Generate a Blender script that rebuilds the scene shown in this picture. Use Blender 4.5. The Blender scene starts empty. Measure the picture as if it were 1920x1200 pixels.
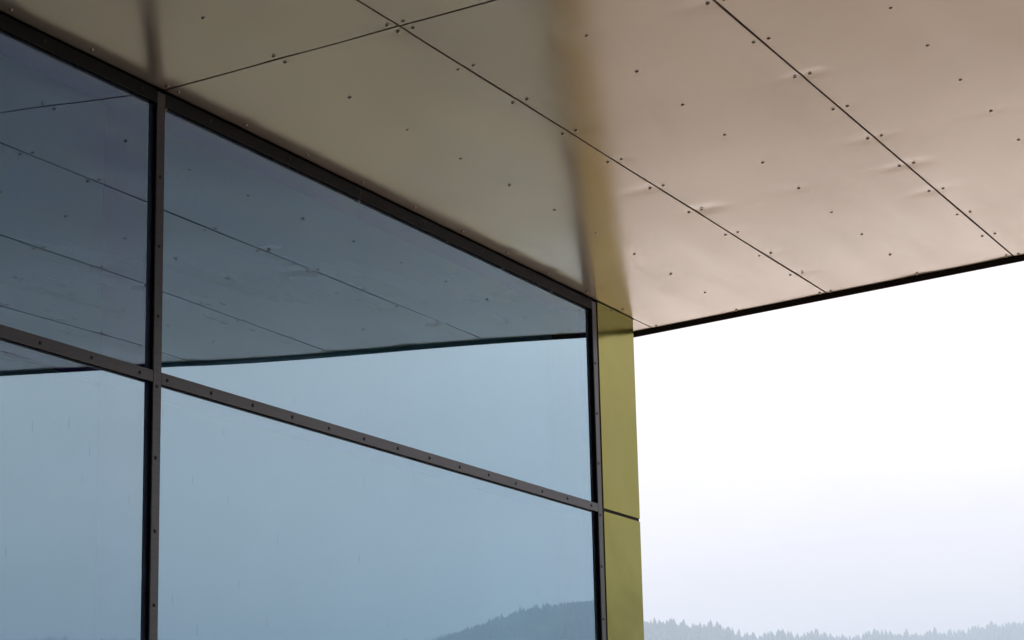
import bpy, math, random
import numpy as np
from mathutils import Matrix, Vector, noise

random.seed(7)
rng = np.random.default_rng(7)
scene = bpy.context.scene
C = scene.collection

# ------------------------------------------------------------------ camera
CAMZ = 1.6
RM = [[0.45301556, -0.89122749, -0.02214648],
      [0.19674934, 0.12417621, -0.97255846],
      [0.8695209, 0.43622681, 0.23160218]]
cd = bpy.data.cameras.new('camera')
cam = bpy.data.objects.new('camera', cd)
C.objects.link(cam)
cd.sensor_width = 36.0
cd.lens = 36.0 * 4223.67 / 1920.0
cd.clip_start = 0.05
cd.clip_end = 20000.0
r, d_, f = (Vector(v) for v in RM)
cam.matrix_world = Matrix(((r.x, -d_.x, -f.x, 0), (r.y, -d_.y, -f.y, 0),
                           (r.z, -d_.z, -f.z, CAMZ), (0, 0, 0, 1)))
scene.camera = cam

# ------------------------------------------------------------------ sky, sun, exposure
SUN_AZ = math.radians(34.0)      # measured from +X towards +Y
SUN_EL = math.radians(60.0)
w = bpy.data.worlds.new('World')
scene.world = w
w.use_nodes = True
nt = w.node_tree
nt.nodes.clear()
sky = nt.nodes.new('ShaderNodeTexSky')
sky.sky_type = 'NISHITA'
sky.sun_disc = False
sky.sun_elevation = SUN_EL
sky.sun_rotation = math.pi / 2 - SUN_AZ
sky.altitude = 300
sky.air_density = 1.0
sky.dust_density = 5.0
sky.ozone_density = 1.0
hs = nt.nodes.new('ShaderNodeHueSaturation')
hs.inputs['Saturation'].default_value = 0.06
bg = nt.nodes.new('ShaderNodeBackground')
bg.inputs['Strength'].default_value = 0.075
wo = nt.nodes.new('ShaderNodeOutputWorld')
nt.links.new(sky.outputs[0], hs.inputs['Color'])
# thin high overcast: faint stretched cloud bands over the whole dome
wtc = nt.nodes.new('ShaderNodeTexCoord')
wmp = nt.nodes.new('ShaderNodeMapping')
wmp.inputs['Scale'].default_value = (2.2, 2.2, 9.0)
wmp.inputs['Rotation'].default_value = (0.25, -0.2, 0.4)
wno = nt.nodes.new('ShaderNodeTexNoise')
wno.inputs['Scale'].default_value = 1.6
wno.inputs['Detail'].default_value = 6
wno.inputs['Roughness'].default_value = 0.5
wcr = nt.nodes.new('ShaderNodeValToRGB')
wcr.color_ramp.elements[0].position = 0.3; wcr.color_ramp.elements[1].position = 0.7
wcr.color_ramp.elements[0].color = (0.95, 0.83, 0.815, 1)
wcr.color_ramp.elements[1].color = (1.23, 1.085, 1.04, 1)
wmx = nt.nodes.new('ShaderNodeMix'); wmx.data_type = 'RGBA'; wmx.blend_type = 'MULTIPLY'
wmx.inputs[0].default_value = 1.0
nt.links.new(wtc.outputs['Generated'], wmp.inputs[0])
nt.links.new(wmp.outputs[0], wno.inputs['Vector'])
nt.links.new(wno.outputs['Fac'], wcr.inputs[0])
nt.links.new(hs.outputs[0], wmx.inputs['A'])
nt.links.new(wcr.outputs[0], wmx.inputs['B'])
nt.links.new(wmx.outputs['Result'], bg.inputs['Color'])
nt.links.new(bg.outputs[0], wo.inputs['Surface'])

sl = bpy.data.lights.new('sun', 'SUN')
sl.energy = 1.5
sl.angle = math.radians(12)
sl.color = (1.0, 0.96, 0.9)
sun = bpy.data.objects.new('sun', sl)
C.objects.link(sun)
sd = Vector((math.cos(SUN_AZ) * math.cos(SUN_EL), math.sin(SUN_AZ) * math.cos(SUN_EL), math.sin(SUN_EL)))
sun.rotation_euler = sd.to_track_quat('Z', 'Y').to_euler()

scene.view_settings.view_transform = 'Standard'
scene.view_settings.look = 'None'
scene.view_settings.gamma = 1.0
scene.view_settings.exposure = 1.65

# ------------------------------------------------------------------ helpers
def link(o, parent=None):
    C.objects.link(o)
    if parent is not None:
        o.parent = parent
    return o

def mesh_obj(name, verts, faces, mats, parent=None, smooth=False, fmat=None):
    me = bpy.data.meshes.new(name)
    me.from_pydata([tuple(v) for v in verts], [], faces)
    for m in (mats if isinstance(mats, (list, tuple)) else [mats]):
        me.materials.append(m)
    if fmat is not None:
        me.polygons.foreach_set('material_index', fmat)
    if smooth:
        me.polygons.foreach_set('use_smooth', [True] * len(me.polygons))
    me.update()
    return link(bpy.data.objects.new(name, me), parent)

def empty(name, loc=(0, 0, 0)):
    o = bpy.data.objects.new(name, None)
    o.empty_display_size = 0.2
    o.location = loc
    return link(o)

def tag(o, label=None, cat=None, group=None, kind=None):
    if label: o['label'] = label
    if cat: o['category'] = cat
    if group: o['group'] = group
    if kind: o['kind'] = kind
    return o

class MB:
    def __init__(s): s.v = []; s.f = []; s.m = []
    def add(s, v, f, m=0):
        n = len(s.v); s.v += v; s.f += [tuple(i + n for i in q) for q in f]; s.m += [m] * len(f)
        return s
    def box(s, x0, x1, y0, y1, z0, z1, m=0, b=0.0):
        if b <= 0:
            v = [(x, y, z) for x in (x0, x1) for y in (y0, y1) for z in (z0, z1)]
            f = [(0, 1, 3, 2), (4, 6, 7, 5), (0, 4, 5, 1), (2, 3, 7, 6), (0, 2, 6, 4), (1, 5, 7, 3)]
            return s.add(v, f, m)
        # chamfered box
        idx = {}
        v = []
        for ix, x in enumerate((x0, x1)):
            for iy, y in enumerate((y0, y1)):
                for iz, z in enumerate((z0, z1)):
                    sx, sy, sz = (1 if not ix else -1), (1 if not iy else -1), (1 if not iz else -1)
                    for ax, p in enumerate(((x, y + sy * b, z + sz * b), (x + sx * b, y, z + sz * b), (x + sx * b, y + sy * b, z))):
                        idx[ix, iy, iz, ax] = len(v); v.append(p)
        f = []
        def q(*k): f.append(tuple(idx[i] for i in k))
        for i, fl in ((0, 1), (1, 0)):
            a = [(i, 0, 0, 0), (i, 0, 1, 0), (i, 1, 1, 0), (i, 1, 0, 0)]
            bq = [(0, i, 0, 1), (1, i, 0, 1), (1, i, 1, 1), (0, i, 1, 1)]
            c = [(0, 0, i, 2), (0, 1, i, 2), (1, 1, i, 2), (1, 0, i, 2)]
            for L in (a, bq, c):
                q(*(L if i == 0 else L[::-1]))
        for i in (0, 1):
            for j in (0, 1):
                q((i, j, 0, 0), (i, j, 1, 0), (i, j, 1, 1), (i, j, 0, 1)) if i == j else q((i, j, 0, 0), (i, j, 0, 1), (i, j, 1, 1), (i, j, 1, 0))
                q((i, 0, j, 0), (i, 1, j, 0), (i, 1, j, 2), (i, 0, j, 2)) if i != j else q((i, 0, j, 0), (i, 0, j, 2), (i, 1, j, 2), (i, 1, j, 0))
                q((0, i, j, 1), (1, i, j, 1), (1, i, j, 2), (0, i, j, 2)) if i == j else q((0, i, j, 1), (0, i, j, 2), (1, i, j, 2), (1, i, j, 1))
                for k in (0, 1):
                    t = ((i, j, k, 0), (i, j, k, 1), (i, j, k, 2))
                    q(*(t if (i + j + k) % 2 == 1 else t[::-1]))
        return s.add(v, f, m)
    def build(s, name, mats, parent=None, smooth=False):
        return mesh_obj(name, s.v, s.f, mats, parent, smooth, s.m)

# ------------------------------------------------------------------ materials
def mat(name):
    m = bpy.data.materials.new(name)
    m.use_nodes = True
    n = m.node_tree
    p = n.nodes['Principled BSDF']
    return m, n, p

def N(n, t, **kw):
    o = n.nodes.new(t)
    for k, v in kw.items():
        setattr(o, k, v)
    return o

def noise_col(n, p, scale, c0, c1, detail=4, mapping=None, sock='Base Color', lo=0.35, hi=0.65):
    tc = N(n, 'ShaderNodeTexCoord')
    no = N(n, 'ShaderNodeTexNoise')
    no.inputs['Scale'].default_value = scale
    no.inputs['Detail'].default_value = detail
    if mapping:
        mp = N(n, 'ShaderNodeMapping')
        mp.inputs['Scale'].default_value = mapping
        n.links.new(tc.outputs['Object'], mp.inputs[0]); n.links.new(mp.outputs[0], no.inputs['Vector'])
    else:
        n.links.new(tc.outputs['Object'], no.inputs['Vector'])
    cr = N(n, 'ShaderNodeValToRGB')
    cr.color_ramp.elements[0].position = lo; cr.color_ramp.elements[1].position = hi
    cr.color_ramp.elements[0].color = (*c0, 1); cr.color_ramp.elements[1].color = (*c1, 1)
    n.links.new(no.outputs['Fac'], cr.inputs[0])
    n.links.new(cr.outputs[0], p.inputs[sock])
    return no, cr

def soffit_material():
    m, n, p = mat('champagne_panel')
    no, cr = noise_col(n, p, 1.3, (0.53, 0.467, 0.41), (0.567, 0.503, 0.444), 7)
    oi = N(n, 'ShaderNodeObjectInfo')
    mr = N(n, 'ShaderNodeMapRange'); mr.inputs[3].default_value = 0.965; mr.inputs[4].default_value = 1.03
    n.links.new(oi.outputs['Random'], mr.inputs[0])
    hv = N(n, 'ShaderNodeHueSaturation')
    n.links.new(mr.outputs[0], hv.inputs['Value']); n.links.new(cr.outputs[0], hv.inputs['Color'])
    n.links.new(hv.outputs[0], p.inputs['Base Color'])
    p.inputs['Metallic'].default_value = 0.55
    noise_col(n, p, 2.2, (0.155,) * 3, (0.25,) * 3, 8, (0.35, 2.0, 1.0), sock='Roughness', lo=0.3, hi=0.7)
    return m
M_SOFFIT = soffit_material()

def simple(name, col, rough, metal=0.0, var=0.12, scale=6.0, mapping=None):
    m, n, p = mat(name)
    noise_col(n, p, scale, tuple(c * (1 - var) for c in col), tuple(min(1, c * (1 + var)) for c in col), 5, mapping)
    p.inputs['Roughness'].default_value = rough
    p.inputs['Metallic'].default_value = metal
    return m
M_EDGE = simple('shaded_panel_edge', (0.13, 0.10, 0.075), 0.6, 0.0, 0.1)  # panel edges turned from the light, shade put into the colour
M_EDGE_LIT = simple('lit_panel_edge', (0.26, 0.205, 0.165), 0.5, 0.0, 0.1)  # same edge where it faces outward, painted lighter as if lit
for _m in (M_EDGE, M_EDGE_LIT):
    _m.node_tree.nodes['Principled BSDF'].inputs['Specular IOR Level'].default_value = 0.1
M_RIVET = simple('rivet_metal', (0.42, 0.36, 0.30), 0.2, 0.85)
M_FRAME = simple('anodised_frame', (0.078, 0.071, 0.068), 0.32, 0.7, 0.08, 9.0, (0.6, 8, 14))
M_HEAD = simple('shaded_head_frame', (0.005, 0.0048, 0.0045), 0.5, 0.0)  # frame metal with the soffit's shade painted in
M_GASKET = simple('black_gasket', (0.006, 0.006, 0.006), 0.6)
M_SCREW = simple('screw_metal', (0.02, 0.019, 0.018), 0.4, 0.3)
M_TRIM = simple('black_edge_trim', (0.008, 0.007, 0.006), 0.5)
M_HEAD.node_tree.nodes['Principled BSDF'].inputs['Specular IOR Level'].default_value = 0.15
for _m in (M_GASKET, M_TRIM):
    _m.node_tree.nodes['Principled BSDF'].inputs['Specular IOR Level'].default_value = 0.0
M_BACK = simple('dark_void', (0.015, 0.013, 0.012), 0.8)
M_YELLOW = simple('olive_yellow_cladding', (0.30, 0.262, 0.02), 0.14, 0.8, 0.03, 2.0)
M_TAB = simple('pale_sealant', (0.55, 0.5, 0.42), 0.7)
M_SPACER = simple('pane_spacer', (0.82, 0.72, 0.98), 0.5)
def wavy(m, scale, dist):
    n = m.node_tree
    tc = N(n, 'ShaderNodeTexCoord'); no = N(n, 'ShaderNodeTexNoise')
    no.inputs['Scale'].default_value = scale; no.inputs['Detail'].default_value = 2
    bp = N(n, 'ShaderNodeBump'); bp.inputs['Strength'].default_value = 1.0; bp.inputs['Distance'].default_value = dist
    n.links.new(tc.outputs['Object'], no.inputs['Vector']); n.links.new(no.outputs['Fac'], bp.inputs['Height'])
    n.links.new(bp.outputs[0], n.nodes['Principled BSDF'].inputs['Normal'])
wavy(M_YELLOW, 2.5, 0.005)
M_INMULL = simple('interior_mullion_paint', (0.20, 0.03, 0.85), 0.5)
M_INWALL = simple('back_panel_blue_tint', (0.26, 0.72, 0.94), 0.8, 0, 0.05, 1.0)  # added panel, its blue lifts the dark reflections in the glass
M_GROUND_DIM = simple('dark_bounce_ground', (0.24, 0.205, 0.165), 0.8, 0, 0.2, 1.2)  # unseen forecourt tone, dark to dim the soffit's upper right
M_GROUND_WARM = simple('warm_bounce_ground', (0.36, 0.27, 0.165), 0.8, 0, 0.2, 1.2)  # unseen strip added to send warm light to the left soffit
M_GROUND_DARK = simple('dark_mirror_ground', (0.048, 0.064, 0.115), 0.85, 0, 0.2, 1.5)  # unseen ground added to keep the mirrored soffit dark and blue
M_GROUND_GREY = simple('grey_mirror_ground', (0.16, 0.195, 0.25), 0.85, 0, 0.15, 0.7)  # unseen lighter ground added so the mirrored soffit grades brighter
M_GROUND_PALE = simple('pale_bounce_ground', (0.55, 0.525, 0.51), 0.95, 0, 0.18, 0.8)  # unseen pale ground added to brighten the soffit's right end
M_LAND = simple('meadow', (0.05, 0.07, 0.05), 0.95, 0, 0.3, 0.02)
M_TREE = simple('conifer_needles', (0.028, 0.048, 0.045), 0.9, 0, 0.35, 0.03)

def glass_material(name, ior, gl, tr, dirt, base=0.0, gain=1.0):
    m = bpy.data.materials.new(name)
    m.use_nodes = True
    n = m.node_tree
    n.nodes.clear()
    out = N(n, 'ShaderNodeOutputMaterial')
    mix = N(n, 'ShaderNodeMixShader')
    fr = N(n, 'ShaderNodeFresnel')
    # a thin coating reflects alike from both sides
    ge = N(n, 'ShaderNodeNewGeometry')
    im = N(n, 'ShaderNodeMapRange'); im.inputs[3].default_value = ior; im.inputs[4].default_value = 1.0 / ior
    n.links.new(ge.outputs['Backfacing'], im.inputs[0]); n.links.new(im.outputs[0], fr.inputs['IOR'])
    g = N(n, 'ShaderNodeBsdfGlossy'); g.inputs['Color'].default_value = (*gl, 1); g.inputs['Roughness'].default_value = 0.0
    t = N(n, 'ShaderNodeBsdfTransparent'); t.inputs['Color'].default_value = (*tr, 1)
    cg = N(n, 'ShaderNodeMath', operation='MULTIPLY_ADD', use_clamp=True)   # metal oxide coating on top of the bare glass
    cg.inputs[1].default_value = gain; cg.inputs[2].default_value = base
    n.links.new(fr.outputs[0], cg.inputs[0])
    n.links.new(cg.outputs[0], mix.inputs[0]); n.links.new(t.outputs[0], mix.inputs[1]); n.links.new(g.outputs[0], mix.inputs[2])
    last = mix.outputs[0]
    if dirt:
        # dried rain runs: sparse thin vertical dashes, plus a faint dust film
        tc = N(n, 'ShaderNodeTexCoord')
        mp = N(n, 'ShaderNodeMapping'); mp.inputs['Scale'].default_value = (26, 1, 7)
        sep = N(n, 'ShaderNodeSeparateXYZ'); n.links.new(tc.outputs['Object'], sep.inputs[0])
        cb = N(n, 'ShaderNodeCombineXYZ')
        n.links.new(sep.outputs[0], cb.inputs[0]); n.links.new(sep.outputs[2], cb.inputs[2])
        n.links.new(cb.outputs[0], mp.inputs[0])
        vo = N(n, 'ShaderNodeTexVoronoi'); vo.inputs['Scale'].default_value = 1.0
        n.links.new(mp.outputs[0], vo.inputs['Vector'])
        # inside a cell: dash where |dx| small
        sub = N(n, 'ShaderNodeVectorMath', operation='SUBTRACT')
        n.links.new(mp.outputs[0], sub.inputs[0]); n.links.new(vo.outputs['Position'], sub.inputs[1])
        s2 = N(n, 'ShaderNodeSeparateXYZ'); n.links.new(sub.outputs[0], s2.inputs[0])
        ab = N(n, 'ShaderNodeMath', operation='ABSOLUTE'); n.links.new(s2.outputs[0], ab.inputs[0])
        lt = N(n, 'ShaderNodeMath', operation='LESS_THAN'); lt.inputs[1].default_value = 0.055; n.links.new(ab.outputs[0], lt.inputs[0])
        az = N(n, 'ShaderNodeMath', operation='ABSOLUTE'); n.links.new(s2.outputs[2], az.inputs[0])
        lz = N(n, 'ShaderNodeMath', operation='LESS_THAN'); lz.inputs[1].default_value = 0.13; n.links.new(az.outputs[0], lz.inputs[0])
        sc = N(n, 'ShaderNodeSeparateColor'); n.links.new(vo.outputs['Color'], sc.inputs[0])
        pick = N(n, 'ShaderNodeMath', operation='GREATER_THAN'); pick.inputs[1].default_value = 0.955; n.links.new(sc.outputs[0], pick.inputs[0])
        m1 = N(n, 'ShaderNodeMath', operation='MULTIPLY'); n.links.new(lt.outputs[0], m1.inputs[0]); n.links.new(lz.outputs[0], m1.inputs[1])
        m2 = N(n, 'ShaderNodeMath', operation='MULTIPLY'); n.links.new(m1.outputs[0], m2.inputs[0]); n.links.new(pick.outputs[0], m2.inputs[1])
        m3 = N(n, 'ShaderNodeMath', operation='MULTIPLY'); m3.inputs[1].default_value = 0.16; n.links.new(m2.outputs[0], m3.inputs[0])
        no = N(n, 'ShaderNodeTexNoise'); no.inputs['Scale'].default_value = 1.1; no.inputs['Detail'].default_value = 6
        n.links.new(tc.outputs['Object'], no.inputs['Vector'])
        mr = N(n, 'ShaderNodeMapRange'); mr.inputs[1].default_value = 0.4; mr.inputs[2].default_value = 0.75; mr.inputs[3].default_value = 0.0; mr.inputs[4].default_value = 0.025
        n.links.new(no.outputs['Fac'], mr.inputs[0])
        mx = N(n, 'ShaderNodeMath', operation='MAXIMUM'); n.links.new(m3.outputs[0], mx.inputs[0]); n.links.new(mr.outputs[0], mx.inputs[1])
        df = N(n, 'ShaderNodeBsdfDiffuse'); df.inputs['Color'].default_value = (0.16, 0.17, 0.18, 1)
        mix2 = N(n, 'ShaderNodeMixShader')
        n.links.new(mx.outputs[0], mix2.inputs[0]); n.links.new(last, mix2.inputs[1]); n.links.new(df.outputs[0], mix2.inputs[2])
        last = mix2.outputs[0]
    n.links.new(last, out.inputs['Surface'])
    return m
M_GLASS = glass_material('blue_coated_glass', 1.5, (0.665, 0.89, 1.0), (0.80, 0.93, 1.0), True, 0.33, 2.2)
M_GLASS2 = glass_material('inner_glass', 1.45, (0.75, 0.82, 1.0), (0.92, 0.95, 0.94), False)
M_CLEAR = bpy.data.materials.new('glass_body')
M_CLEAR.use_nodes = True
_n = M_CLEAR.node_tree; _n.nodes.clear()
_o = N(_n, 'ShaderNodeOutputMaterial'); _t = N(_n, 'ShaderNodeBsdfTransparent')
_t.inputs['Color'].default_value = (0.96, 0.98, 0.97, 1)
_n.links.new(_t.outputs[0], _o.inputs['Surface'])

# ------------------------------------------------------------------ the building's measures
YF = 4.700            # front of the facade frame
YG = 4.720            # outer face of the glass
SL = 0.06016          # soffit rises away from the wall
Z0 = 2.7986 + CAMZ    # soffit height at the wall line
def zs(y): return Z0 + SL * (YF - y)
XE = 11.085           # outer edge of the soffit
PL, PW, GAP = 4.555, 1.004, 0.0085
SP = 0.44766          # rivet spacing
ZT0, ZT1 = 1.6855 + CAMZ, 1.7285 + CAMZ     # transom face
ZH = 2.740 + CAMZ     # underside of the head frame

# ------------------------------------------------------------------ terrain: one sheet to the horizon
def interp(az, tab):
    return float(np.interp(az, [t[0] for t in tab], [t[1] for t in tab]))
# skyline of the hills: azimuth (deg), elevation of the bare ridge seen from the terrace (deg), distance
RID = [(-180, 4.6, 2600), (-120, 5.6, 2600), (-70, 5.4, 2600), (-50, 5.2, 2600), (-40, 5.42, 2600), (-37.6, 5.36, 2600),
       (-35.7, 5.43, 2600), (-34.7, 5.33, 2600), (-31.5, 4.9, 1850), (-28.7, 5.18, 1800), (-27.6, 5.53, 1800), (-26.3, 5.90, 1800),
       (-24.8, 6.17, 1800), (-24.2, 6.22, 1800), (-23.5, 5.57, 1800), (-22, 5.0, 1800), (-10, 4.4, 2400), (5, 4.7, 2600),
       (10, 5.1, 2500), (13, 5.16, 2500), (14.1, 5.16, 2500), (15.0, 5.08, 2500), (15.9, 4.98, 2450), (17, 4.95, 2300), (18.3, 4.98, 2200),
       (20.9, 5.05, 2000), (21.9, 5.30, 1900), (23.4, 5.46, 1850), (25, 5.6, 1800), (30, 5.7, 1900), (45, 5.2, 2200), (90, 5.0, 2600), (180, 4.6, 2600)]
RIDD = [(a, dd) for a, e, dd in RID]
RIDE = [(a, e) for a, e, dd in RID]
PLAT = 95.0
def ridge(azd):
    D = interp(azd, RIDD)
    H = D * math.tan(math.radians(interp(azd, RIDE))) + CAMZ
    return D, H
def height(x, y):
    rr = math.hypot(x, y)
    if rr < PLAT:
        return 0.0
    azd = math.degrees(math.atan2(y, x))
    D, H = ridge(azd)
    valley = -70.0
    if rr < 500:
        t = (rr - PLAT) / (500 - PLAT); t = t * t * (3 - 2 * t)
        h = valley * t
    elif rr < D:
        t = (rr - 500) / (D - 500)
        t = t ** 1.25
        t = t * (0.45 + 0.55 * t * (2 - t)) if t < 1 else 1
        h = valley + (H - valley) * t
    else:
        h = H - (rr - D) * 0.22
        h = max(h, valley)
    if rr > 140:
        fade = min(1, (rr - 140) / 300)
        near = abs(rr - D) / 500
        amp = 14 * fade * min(1, near)
        h += amp * (noise.noise((x / 260, y / 260, 3.1)) + 0.5 * noise.noise((x / 110, y / 110, 8.7)))
    return h

azs = sorted(set(list(np.arange(-180, 180, 2.0)) + list(np.arange(-42, -20, 0.4)) + list(np.arange(9, 30, 0.4))))
rads = [0, 20, 45, 70, 95, 105, 115, 140, 180, 230, 300, 400, 500, 620, 760, 900, 1050, 1200, 1350, 1420, 1460, 1500, 1540, 1600, 1700, 1800, 1850, 1900, 1950, 2000, 2050,
        2100, 2150, 2200, 2250, 2300, 2350, 2400, 2450, 2500, 2550, 2600, 2660, 2740, 2900, 3200, 3700, 4500, 6000, 9000]
vs, fs = [(0, 0, 0.0)], []
na = len(azs)
for rr in rads[1:]:
    for a in azs:
        x, y = rr * math.cos(math.radians(a)), rr * math.sin(math.radians(a))
        vs.append((x, y, height(x, y) if rr < 6000 else -70))
for j in range(na):
    fs.append((0, 1 + j, 1 + (j + 1) % na))
for i in range(len(rads) - 2):
    for j in range(na):
        a, b = 1 + i * na + j, 1 + i * na + (j + 1) % na
        fs.append((a, a + na, b + na, b))
terrain = mesh_obj('terrain', vs, fs, M_LAND, smooth=True)
tag(terrain, 'hazy wooded hills and open ground around the building', kind='structure')

# ground out of view, added in tones that shape the soffit's reflected light
mb = MB(); mb.box(-40, 21.9, -2.6, 2.4, -0.05, 0.055, b=0.01)
walk = mb.build('added_path', M_GROUND_WARM)
tag(walk, 'unseen warm ground strip added to warm the soffit reflection', kind='structure')
mb = MB(); mb.box(-40, 21.9, 2.42, 30, -0.05, 0.06, b=0.01)
pav = mb.build('added_pavement', M_GROUND_DIM)
tag(pav, 'unseen forecourt toned dark to dim the soffit reflection', kind='structure')
mb = MB(); mb.box(-60, 25.5, -34, -2.62, -0.05, 0.02, b=0.01)
added_road = mb.build('added_road', M_GROUND_DARK)
tag(added_road, 'unseen dark ground added to darken the soffit mirrored in the glass', kind='structure')
mb = MB(); mb.box(25.52, 88, -38, -2.62, -0.05, 0.045, b=0.01)
lot = mb.build('added_pavement', M_GROUND_GREY)
tag(lot, 'unseen grey ground added to lighten the lower part of the mirrored soffit', kind='structure')
mb = MB(); mb.box(21.92, 82, -2.6, 36, -0.05, 0.03, b=0.01)
yard = mb.build('added_gravel', M_GROUND_PALE)
tag(yard, 'unseen pale ground added to brighten the soffit edge by reflection', kind='structure')

# ------------------------------------------------------------------ forest on the ridges (reads as one mass)
def conifer(hh, rr, n_t=4, seg=6):
    v, f = [], []
    for t in range(n_t):
        z0 = hh * (0.06 + 0.80 * t / n_t); z1 = min(hh, z0 + hh * 0.42)
        if t == n_t - 1: z1 = hh
        rad = rr * (1 - 0.80 * t / n_t)
        b = len(v)
        for k in range(seg):
            a = 2 * math.pi * (k + 0.5 * t) / seg + random.uniform(-.25, .25)
            q = rad * random.uniform(0.6, 1.25)
            v.append((q * math.cos(a), q * math.sin(a), z0 + random.uniform(-.05, .05) * hh))
        v.append((0, 0, z1))
        for k in range(seg):
            f.append((b + k, b + (k + 1) % seg, b + seg))
    return np.array(v), np.array(f)

def forest(name, label, a0, a1, n, hmin, hmax, back=520):
    protos = [conifer(1.0, random.uniform(0.24, 0.40)) for _ in range(10)]
    V, Fc, off = [], [], 0
    cnt = 0
    while cnt < n:
        azd = random.uniform(a0, a1)
        D, H = ridge(azd)
        u = random.random()
        dd = D + 12 - back * u ** 1.6
        x, y = dd * math.cos(math.radians(azd)), dd * math.sin(math.radians(azd))
        z = height(x, y)
        if noise.noise((x / 60, y / 60, 1.0)) < -0.42 and u > 0.15:
            cnt += 1
            continue
        pv, pf = random.choice(protos)
        s = (hmin + (hmax - hmin) * random.random() ** 1.8) * (1.35 if random.random() < 0.03 else 1) * (1 + 0.6 * noise.noise((x / 45, y / 45, 5.0)))
        th = random.uniform(0, 6.28); c_, s_ = math.cos(th), math.sin(th)
        q = pv * s
        q = np.stack([q[:, 0] * c_ - q[:, 1] * s_ + x, q[:, 0] * s_ + q[:, 1] * c_ + y, q[:, 2] + z - 0.4], 1)
        V.append(q); Fc.append(pf + off); off += len(pv); cnt += 1
    V = np.concatenate(V); Fc = np.concatenate(Fc)
    me = bpy.data.meshes.new(name)
    me.vertices.add(len(V)); me.vertices.foreach_set('co', V.ravel())
    me.loops.add(Fc.size); me.loops.foreach_set('vertex_index', Fc.ravel().astype(np.int32))
    me.polygons.add(len(Fc)); me.polygons.foreach_set('loop_start', np.arange(0, Fc.size, 3, dtype=np.int32))
    me.materials.append(M_TREE)
    me.update(calc_edges=True)
    o = link(bpy.data.objects.new(name, me))
    return tag(o, label, 'forest', kind='stuff')
forest('conifer_forest', 'pale blue conifer wood along the far ridge beyond the canopy edge', 9, 29, 12000, 6, 13)
forest('conifer_forest', 'dark conifer wood on the hill mirrored in the glass', -44, -17, 22000, 3.5, 6.5)

# ------------------------------------------------------------------ canopy
canopy = empty('canopy', (2.0, 1.0, 0))
tag(canopy, 'large overhanging roof canopy lined with beige riveted metal panels', 'canopy')
CO = Vector(canopy.location)
def under(o):             # keep world coordinates under the canopy empty
    o.parent = canopy; o.location = o.location - CO
    return o

def rivet_mesh():
    prof = [(0.0074, 0.0), (0.0074, -0.0012), (0.0062, -0.0031), (0.0037, -0.0046), (0.0, -0.0051)]
    seg = 12
    v, f = [], []
    for rr, z in prof[:-1]:
        for k in range(seg):
            a = 2 * math.pi * k / seg
            v.append((rr * math.cos(a), rr * math.sin(a), z))
    v.append((0, 0, prof[-1][1]))
    for i in range(len(prof) - 2):
        for k in range(seg):
            f.append((i * seg + k, i * seg + (k + 1) % seg, (i + 1) * seg + (k + 1) % seg, (i + 1) * seg + k))
    b = (len(prof) - 2) * seg
    for k in range(seg):
        f.append((b + k, b + (k + 1) % seg, len(v) - 1))
    f = [q[::-1] for q in f]
    me = bpy.data.meshes.new('rivet')
    me.from_pydata(v, [], f)
    me.materials.append(M_RIVET)
    me.polygons.foreach_set('use_smooth', [True] * len(f))
    me.update()
    return me
RIV = rivet_mesh()
NORM = math.atan(SL)

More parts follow.
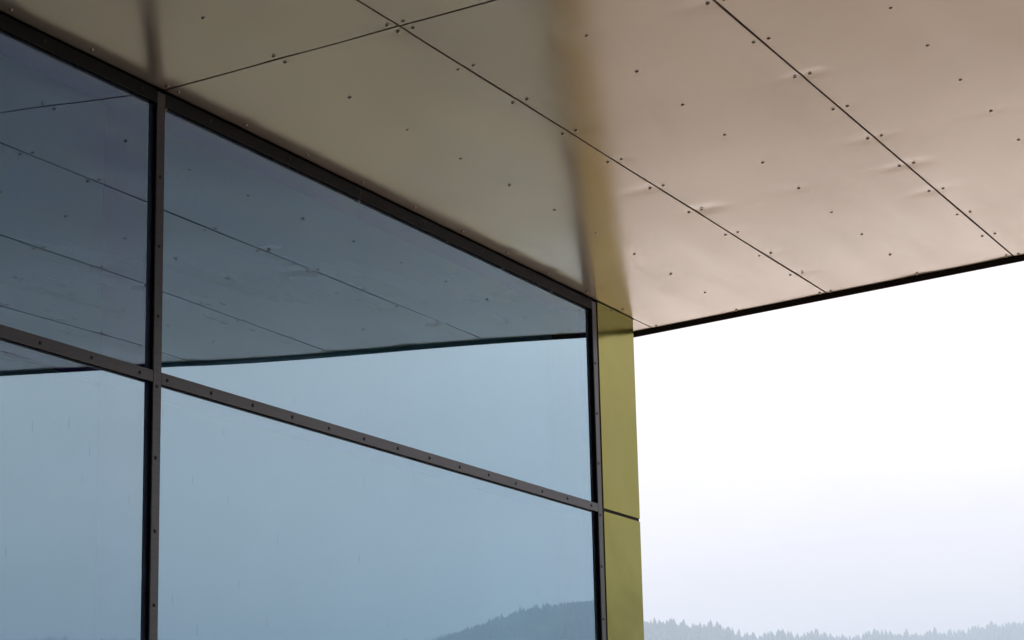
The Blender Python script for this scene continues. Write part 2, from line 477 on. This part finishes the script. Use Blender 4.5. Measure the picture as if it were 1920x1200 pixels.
TH = 0.022
def panel(x0, x1, y0, y1, rows, xs, fine, single):
    """beige cassette; y0 < y1 (y1 nearest the wall). local frame: origin at corner (x0, y1), u along x, v away from wall"""
    W, H = x1 - x0, (y1 - y0) / math.cos(NORM)
    step = 0.028 if fine else 0.25
    nu, nv = max(2, int(W / step)), max(2, int(H / step))
    ch = 0.0011
    us = [0] + [ch + (W - 2 * ch) * i / nu for i in range(nu + 1)] + [W]
    vv = [0] + [ch + (H - 2 * ch) * i / nv for i in range(nv + 1)] + [H]
    riv = [(x - x0, (y1 - y) / math.cos(NORM)) for y in rows for x in xs if x0 < x < x1]
    edge = lambda u, v: min(u, W - u, v, H - v) < 0.06
    dents = [(u, v, (random.uniform(0.1, 1.0) ** 2) * (0.0034 if edge(u, v) else 0.0007), random.uniform(0.035, 0.06), random.uniform(0.06, 0.11)) for u, v in riv]
    U, V = np.meshgrid(np.array(us), np.array(vv), indexing='ij')
    Z = np.zeros_like(U)
    if fine:
        for u, v, a, su, sv in dents:
            Z += a * np.exp(-((U - u) / su) ** 2 - ((V - v) / sv) ** 2)
        for k in range(5):
            fu, fv, ph = random.uniform(.6, 2.2), random.uniform(1.5, 4.5), random.uniform(0, 6.28)
            Z += 0.0007 * np.sin(fu * U * 2 + ph) * np.cos(fv * V + 2 * ph)
    # face grid without the rim; the rim (chamfer and folded return) has vertices of its own, so its edge stays crisp
    m, n = U.shape[0] - 2, U.shape[1] - 2
    Uc, Vc, Zc = U[1:-1, 1:-1], V[1:-1, 1:-1], Z[1:-1, 1:-1]
    verts = np.stack([Uc, -Vc, Zc], -1).reshape(-1, 3).tolist()
    faces = [(i * n + j, (i + 1) * n + j, (i + 1) * n + j + 1, i * n + j + 1) for i in range(m - 1) for j in range(n - 1)]
    ring = [i * n for i in range(m)] + [(m - 1) * n + j for j in range(1, n)] + [i * n + n - 1 for i in range(m - 2, -1, -1)] + [j for j in range(n - 2, 0, -1)]
    b, L = len(verts), len(ring)
    def outer(p, zz):
        u = 0.0 if p[0] < ch * 1.5 else (W if p[0] > W - ch * 1.5 else p[0])
        v = 0.0 if -p[1] < ch * 1.5 else (H if -p[1] > H - ch * 1.5 else -p[1])
        return (u, -v, zz)
    r0 = [tuple(verts[k]) for k in ring]
    verts += r0 + [outer(p, p[2] + ch) for p in r0] + [outer(p, TH) for p in r0]
    rf = [(b + t * L + k, b + (t + 1) * L + k, b + (t + 1) * L + (k + 1) % L, b + t * L + (k + 1) % L) for t in (0, 1) for k in range(L)]
    o = mesh_obj('soffit_panel', verts, faces + rf, [M_SOFFIT, M_EDGE, M_EDGE_LIT], fmat=[0] * len(faces) + [2 if m + n - 2 <= k < 2 * m + n - 3 else 1 for t in (0, 1) for k in range(L)])
    o.data.polygons.foreach_set('use_smooth', [True] * len(faces) + [False] * len(rf))
    # sharp split between the face and the chamfer is kept soft on purpose
    o.location = (x0, y1, zs(y1)); o.rotation_euler = (-NORM, 0, 0)
    under(o)
    if single:
        for u, v in riv:
            k = bpy.data.objects.new('rivet', RIV)
            k.location = (u + random.uniform(-.002, .002), -v + random.uniform(-.002, .002), 0.0)
            k.rotation_euler = (random.uniform(-.04, .04), random.uniform(-.04, .04), random.uniform(0, 6))
            link(k, o)
    elif rows:
        base = [tuple(q.co) for q in RIV.vertices]; bf = [tuple(q.vertices) for q in RIV.polygons]
        g = MB()
        for u, v in riv:
            g.add([(p[0] + u, p[1] - v, p[2]) for p in base], bf)
        ko = g.build('rivets', M_RIVET, o, smooth=True)
        ko['kind'] = 'stuff'
    return o

NROW, NCOL = 12, 5  # outer rows and columns out of view added to shade the soffit
yj = [4.6985 - k * PW for k in range(NROW + 1)]
xj = [XE - k * PL for k in range(NCOL + 1)]
col_x = [[XE - k * PL - 0.032 - SP * i - (0.005 if i == 10 else 0) for i in range(11)][::-1] for k in range(NCOL)]
desc = {(0, 0): 'beige soffit panel meeting the glass facade and the yellow corner', (0, 1): 'beige soffit panel in the middle of the canopy edge',
        (0, 2): 'beige soffit panel at the right end of the canopy edge', (1, 0): 'dark beige soffit panel above the left window', (1, 1): 'dark beige soffit panel at the top centre'}
for k in range(NCOL):
    for rrow in range(NROW):
        y1, y0 = yj[rrow] - (0 if rrow == 0 else GAP / 2), yj[rrow + 1] + GAP / 2
        x1, x0 = xj[k] - (0 if k == 0 else GAP / 2), xj[k + 1] + GAP / 2
        rows = [yj[rrow] - 0.033, (yj[rrow] + yj[rrow + 1]) / 2, yj[rrow + 1] + 0.030]
        vis = (k, rrow) in ((0, 0), (0, 1), (0, 2), (1, 0), (1, 1))
        o = panel(x0, x1, y0, y1, rows if (k < 2 and rrow < 6) else [], col_x[k], k < 2 and rrow < 5, vis)
        if (k, rrow) in desc: o['label'] = desc[(k, rrow)]
# strip of soffit that runs past the corner, behind the wall line
ob = panel(10.85, XE, YF + GAP * 0.6, YF + 1.0, [], [], False, False)

# carcass above the panels, edge trim, drip flashing
def sheared(name, x0, x1, y0, y1, lo, hi, m, parent=None):
    v = [(x, y, zs(y) + q) for x in (x0, x1) for y in (y0, y1) for q in (lo, hi)]
    f = [(0, 1, 3, 2), (4, 6, 7, 5), (0, 4, 5, 1), (2, 3, 7, 6), (0, 2, 6, 4), (1, 5, 7, 3)]
    return under(mesh_obj(name, v, f, m))
YO = yj[-1]
sheared('carcass', xj[-1], XE - 0.002, YO, 9.0, TH + 0.012, 0.45, M_BACK)
sheared('edge_trim', XE + 0.001, XE + 0.088, YO - 0.07, 9.0, -0.006, 0.10, M_TRIM)
sheared('edge_trim', xj[-1], XE, YO - 0.07, YO - 0.001, -0.006, 0.10, M_TRIM)
sheared('fascia', XE + 0.02, XE + 0.078, YO - 0.06, 9.0, 0.1005, 0.47, M_SOFFIT)
sheared('fascia', xj[-1], XE + 0.019, YO - 0.06, YO - 0.002, 0.1005, 0.47, M_SOFFIT)
sheared('drip_flashing', XE + 0.108, XE + 0.111, YO - 0.07, 5.4, -0.004, 0.03, M_FRAME)

# ------------------------------------------------------------------ glazed facade
fac = empty('glass_facade', (8.0, YF, 0))
tag(fac, 'blue reflective glass curtain wall with dark metal frame below the canopy', 'glass wall')
FO = Vector(fac.location)
def onf(o):
    o.parent = fac; o.location = o.location - FO
    return o

def screw_mesh():
    v, f, seg = [], [], 10
    for rr, y in ((0.0072, 0.0), (0.0066, -0.0025), (0.0026, -0.0031), (0.0021, -0.0012)):
        for k in range(seg):
            a = 2 * math.pi * k / seg
            v.append((rr * math.cos(a), y, rr * math.sin(a)))
    for i in range(3):
        for k in range(seg):
            f.append((i * seg + k, i * seg + (k + 1) % seg, (i + 1) * seg + (k + 1) % seg, (i + 1) * seg + k))
    f.append(tuple(3 * seg + k for k in range(seg)))
    me = bpy.data.meshes.new('screw')
    me.from_pydata(v, [], f); me.materials.append(M_SCREW); me.update()
    return me
SCR = screw_mesh()
def screw(x, z, parent, y=YF):
    o = bpy.data.objects.new('screw', SCR)
    o.location = (x + random.uniform(-.002, .002), y, z + random.uniform(-.002, .002))
    o.rotation_euler = (0, random.uniform(0, 3), 0)
    link(o, parent)

MUL = [-4.9, -1.1, 2.713, 6.513]          # mullion centres
HW = 0.0245
mx0, mx1 = 10.294, 10.343                   # last mullion before the yellow corner
zb = 0.10
def mullion(x0, x1, zscr):
    # cap, black gasket behind it, deep inner profile (three materials of one part)
    g = MB(); g.box(x0, x1, YF, YF + 0.006, zb, ZH + 0.045, 0, b=0.0012)
    o = onf(g.build('mullion', [M_FRAME]))
    q = MB(); q.box(x0 + 0.001, x1 - 0.001, YF + 0.0062, YG - 0.0005, zb, ZH + 0.045)
    q.build('gasket', M_GASKET, o)
    q = MB(); q.box(x0 - 0.003, x1 + 0.003, YG + 0.0090, YG + 0.0140, zb + 0.07, ZH + 0.0)
    q.build('spacer', M_SPACER, o)
    for z in zscr:
        screw((x0 + x1) / 2 - 0.002, z, o)
    return o
zsc = [2.196 + CAMZ + 0.262 * k for k in range(3) if 2.196 + 0.262 * k < 2.72] + [2.196 + CAMZ - 0.262 * k for k in range(1, 12)]
for c in MUL:
    mullion(c - HW, c + HW, zsc if c > 6 else [])
mullion(mx0, mx1, zsc)
# inner mullion profiles, seen through the panes
for c in MUL:
    g = MB(); g.box(c - 0.03, c + 0.03, YG + 0.024, YG + 0.215, zb, ZH + 0.03)
    onf(g.build('inner_mullion', M_INMULL))
g = MB(); g.box(mx0 + 0.0, mx1, YG + 0.024, YG + 0.06, zb, ZH + 0.03)
onf(g.build('inner_mullion', M_INMULL))

bays = [(MUL[i] + HW, MUL[i + 1] - HW) for i in range(3)] + [(MUL[3] + HW, mx0)]
for i, (a, b) in enumerate(bays):
    g = MB(); g.box(a + 0.0008, b - 0.0008, YF + 0.0006, YF + 0.0065, ZT0, ZT1, b=0.0012)
    t = onf(g.build('transom', M_FRAME))
    q = MB(); q.box(a, b, YF + 0.0067, YG - 0.0005, ZT0 + 0.001, ZT1 - 0.001)
    q.build('gasket', M_GASKET, t)
    q = MB(); q.box(a + 0.013, b - 0.013, YG + 0.0090, YG + 0.0140, ZT0 - 0.003, ZT1 + 0.003)
    q.build('spacer', M_SPACER, t)
    q = MB(); q.box(a + 0.02, b - 0.02, YG + 0.024, YG + 0.150, ZT0 + 0.0, ZT1)
    onf(q.build('inner_transom', M_INMULL))
    if i >= 2:
        x = b - 0.078
        while x > a + 0.03:
            screw(x, 1.706 + CAMZ, t, YF + 0.0006); x -= 0.28
    # head of the bay: recessed rail, soffit shade painted into its colour
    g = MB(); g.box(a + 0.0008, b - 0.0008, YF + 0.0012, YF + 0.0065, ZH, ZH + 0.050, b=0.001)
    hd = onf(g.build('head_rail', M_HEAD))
    q = MB(); q.box(a, b, YF + 0.0067, YG - 0.0005, ZH + 0.001, ZH + 0.0565)
    q.build('gasket', M_GASKET, hd)
    q = MB(); q.box(a + 0.013, b - 0.013, YG + 0.0090, YG + 0.0140, ZH - 0.003, ZH + 0.0565)
    q.build('spacer', M_SPACER, hd)
    if i >= 2:
        x = b - 0.10
        while x > a + 0.05:
            screw(x, ZH + 0.028, hd, YF + 0.0012); x -= 0.56
    if i == 3:
        for px_, ww, hh in ((7.962, 0.006, 0.020), (8.75, 0.004, 0.006), (9.31, 0.004, 0.006), (9.84, 0.005, 0.010), (6.56, 0.004, 0.012)):
            q = MB(); q.box(px_, px_ + ww, YF + 0.010, YF + 0.0155, ZH - hh * 0.6, ZH + 0.0005)
            q.build('sealant_tab', M_TAB, hd)
    q = MB(); q.box(a + 0.02, b - 0.02, YG + 0.024, YG + 0.150, ZH + 0.0, ZH + 0.05)
    onf(q.build('inner_head', M_INMULL))
    # sill
    g = MB(); g.box(a + 0.0008, b - 0.0008, YF + 0.0006, YG + 0.03, zb, zb + 0.06, b=0.001)
    onf(g.build('sill_rail', M_FRAME))

def pane(x0, x1, z0, z1, y, th, m, bulge, name, parentlabel=None):
    nu, nz = 24, 12
    v, f, fm = [], [], []
    for i in range(nu + 1):
        for j in range(nz + 1):
            u, q = i / nu, j / nz
            bow = bulge * (16 * u * (1 - u) * q * (1 - q))
            v.append((x0 + (x1 - x0) * u, y + bow, z0 + (z1 - z0) * q))
    k = nz + 1
    for i in range(nu):
        for j in range(nz):
            f.append((i * k + j, (i + 1) * k + j, (i + 1) * k + j + 1, i * k + j + 1)); fm.append(0)
    b = len(v)
    v += [(p[0], p[1] + th, p[2]) for p in v[:b]]
    for q in list(f):
        f.append(tuple(b + t for t in q[::-1])); fm.append(1)
    ring = [i * k for i in range(nu + 1)] + [nu * k + j for j in range(1, k)] + [i * k + nz for i in range(nu - 1, -1, -1)] + [j for j in range(nz - 1, 0, -1)]
    e = len(v); L = len(ring)
    v += [v[t] for t in ring] + [v[b + t] for t in ring]
    for t in range(L):
        f.append((e + t, e + L + t, e + L + (t + 1) % L, e + (t + 1) % L)); fm.append(1)
    o = mesh_obj(name, v, f, [m, M_CLEAR], None, True, fm)
    return onf(o)
for i, (a, b) in enumerate(bays):
    for z0, z1, bl in ((zb + 0.06, ZT0 + 0.001, 0.0017), (ZT1 - 0.001, ZH + 0.001, 0.0019)):
        pane(a, b, z0, z1, YG, 0.006, M_GLASS, bl, 'glass_pane')
        pane(a, b, z0, z1, YG + 0.016, 0.006, M_GLASS2, -bl * 0.5, 'inner_glass_pane')

# ------------------------------------------------------------------ yellow corner
yc = empty('corner_pier', (10.59, YF, 0))
tag(yc, 'narrow olive yellow metal clad column at the right end of the glass wall', 'column')
YO_ = Vector(yc.location)
def ony(o):
    o.parent = yc; o.location = o.location - YO_
    return o
ya, yb_ = 10.361, 10.826
for z0, z1 in ((0.06, 1.6985 + CAMZ), (1.711 + CAMZ, zs(YF) - 0.004)):
    # cassette folded round the corner: front, rounded corner, end wall return
    rc = 0.012
    prof = [(ya, YF + 0.0068), (ya, YF + 0.001), (ya + 0.001, YF)]
    prof += [(ya + (yb_ - rc - ya) * t / 8, YF) for t in range(1, 8)]
    for t in range(0, 7):
        a = math.pi / 2 * t / 6
        prof.append((yb_ - rc + rc * math.sin(a), YF + rc - rc * math.cos(a)))
    prof.append((yb_, YF + 2.4))
    v, f = [], []
    for x, y in prof:
        v += [(x, y, z0 + 0.002), (x, y, min(z1, zs(y) - 0.004) - 0.002)]
    for i in range(len(prof) - 1):
        f.append((2 * i, 2 * i + 2, 2 * i + 3, 2 * i + 1))
    # top and bottom returns
    n0 = len(v)
    for x, y in prof:
        xi, yi = min(max(x, ya + 0.001), yb_ - 0.0065), max(y, YF + 0.0065)
        v += [(xi, yi, z0 + 0.002), (xi, yi, min(z1, zs(y) - 0.004) - 0.002)]
    for i in range(len(prof) - 1):
        f.append((2 * i, n0 + 2 * i, n0 + 2 * i + 2, 2 * i + 2)); f.append((2 * i + 1, 2 * i + 3, n0 + 2 * i + 3, n0 + 2 * i + 1))
    ony(mesh_obj('cladding_panel', v, f, M_YELLOW))
mb = MB(); mb.box(mx1 + 0.001, yb_ - 0.007, YF + 0.007, YF + 2.3, 0.06, zs(YF + 2.3) - 0.01)
ony(mb.build('core', M_BACK))

# ------------------------------------------------------------------ added blue panels that tint the panes, wall core behind
for i, (a, b) in enumerate(bays):
    for z0, z1 in ((zb + 0.02, ZT0 + 0.01), (ZT0 + 0.011, ZH + 0.05)):
        g = MB(); g.box(a - 0.02, b + (0.0 if i == 3 else 0.02), YG + 0.216, YG + 0.236, z0, z1)
        onf(g.build('added_back_panel', M_INWALL))
mb = MB(); mb.box(-4.9, mx1 - 0.002, YG + 0.25, YF + 2.3, 0.06, zs(YF + 2.3) - 0.01)
onf(mb.build('wall_core', M_BACK))

# ------------------------------------------------------------------ haze
hz = MB(); hz.box(-9500, 9500, -9500, 9500, -75, 272)
M_HAZE = bpy.data.materials.new('haze')
M_HAZE.use_nodes = True
hn = M_HAZE.node_tree; hn.nodes.clear()
ho = N(hn, 'ShaderNodeOutputMaterial'); hv = N(hn, 'ShaderNodeVolumePrincipled')
hv.inputs['Color'].default_value = (0.66, 0.82, 1.0, 1)
hv.inputs['Density'].default_value = 0.00062
hv.inputs['Anisotropy'].default_value = 0.2
hn.links.new(hv.outputs[0], ho.inputs['Volume'])
haze = hz.build('haze', M_HAZE)
tag(haze, 'thin pale blue haze filling the valley air', kind='stuff')
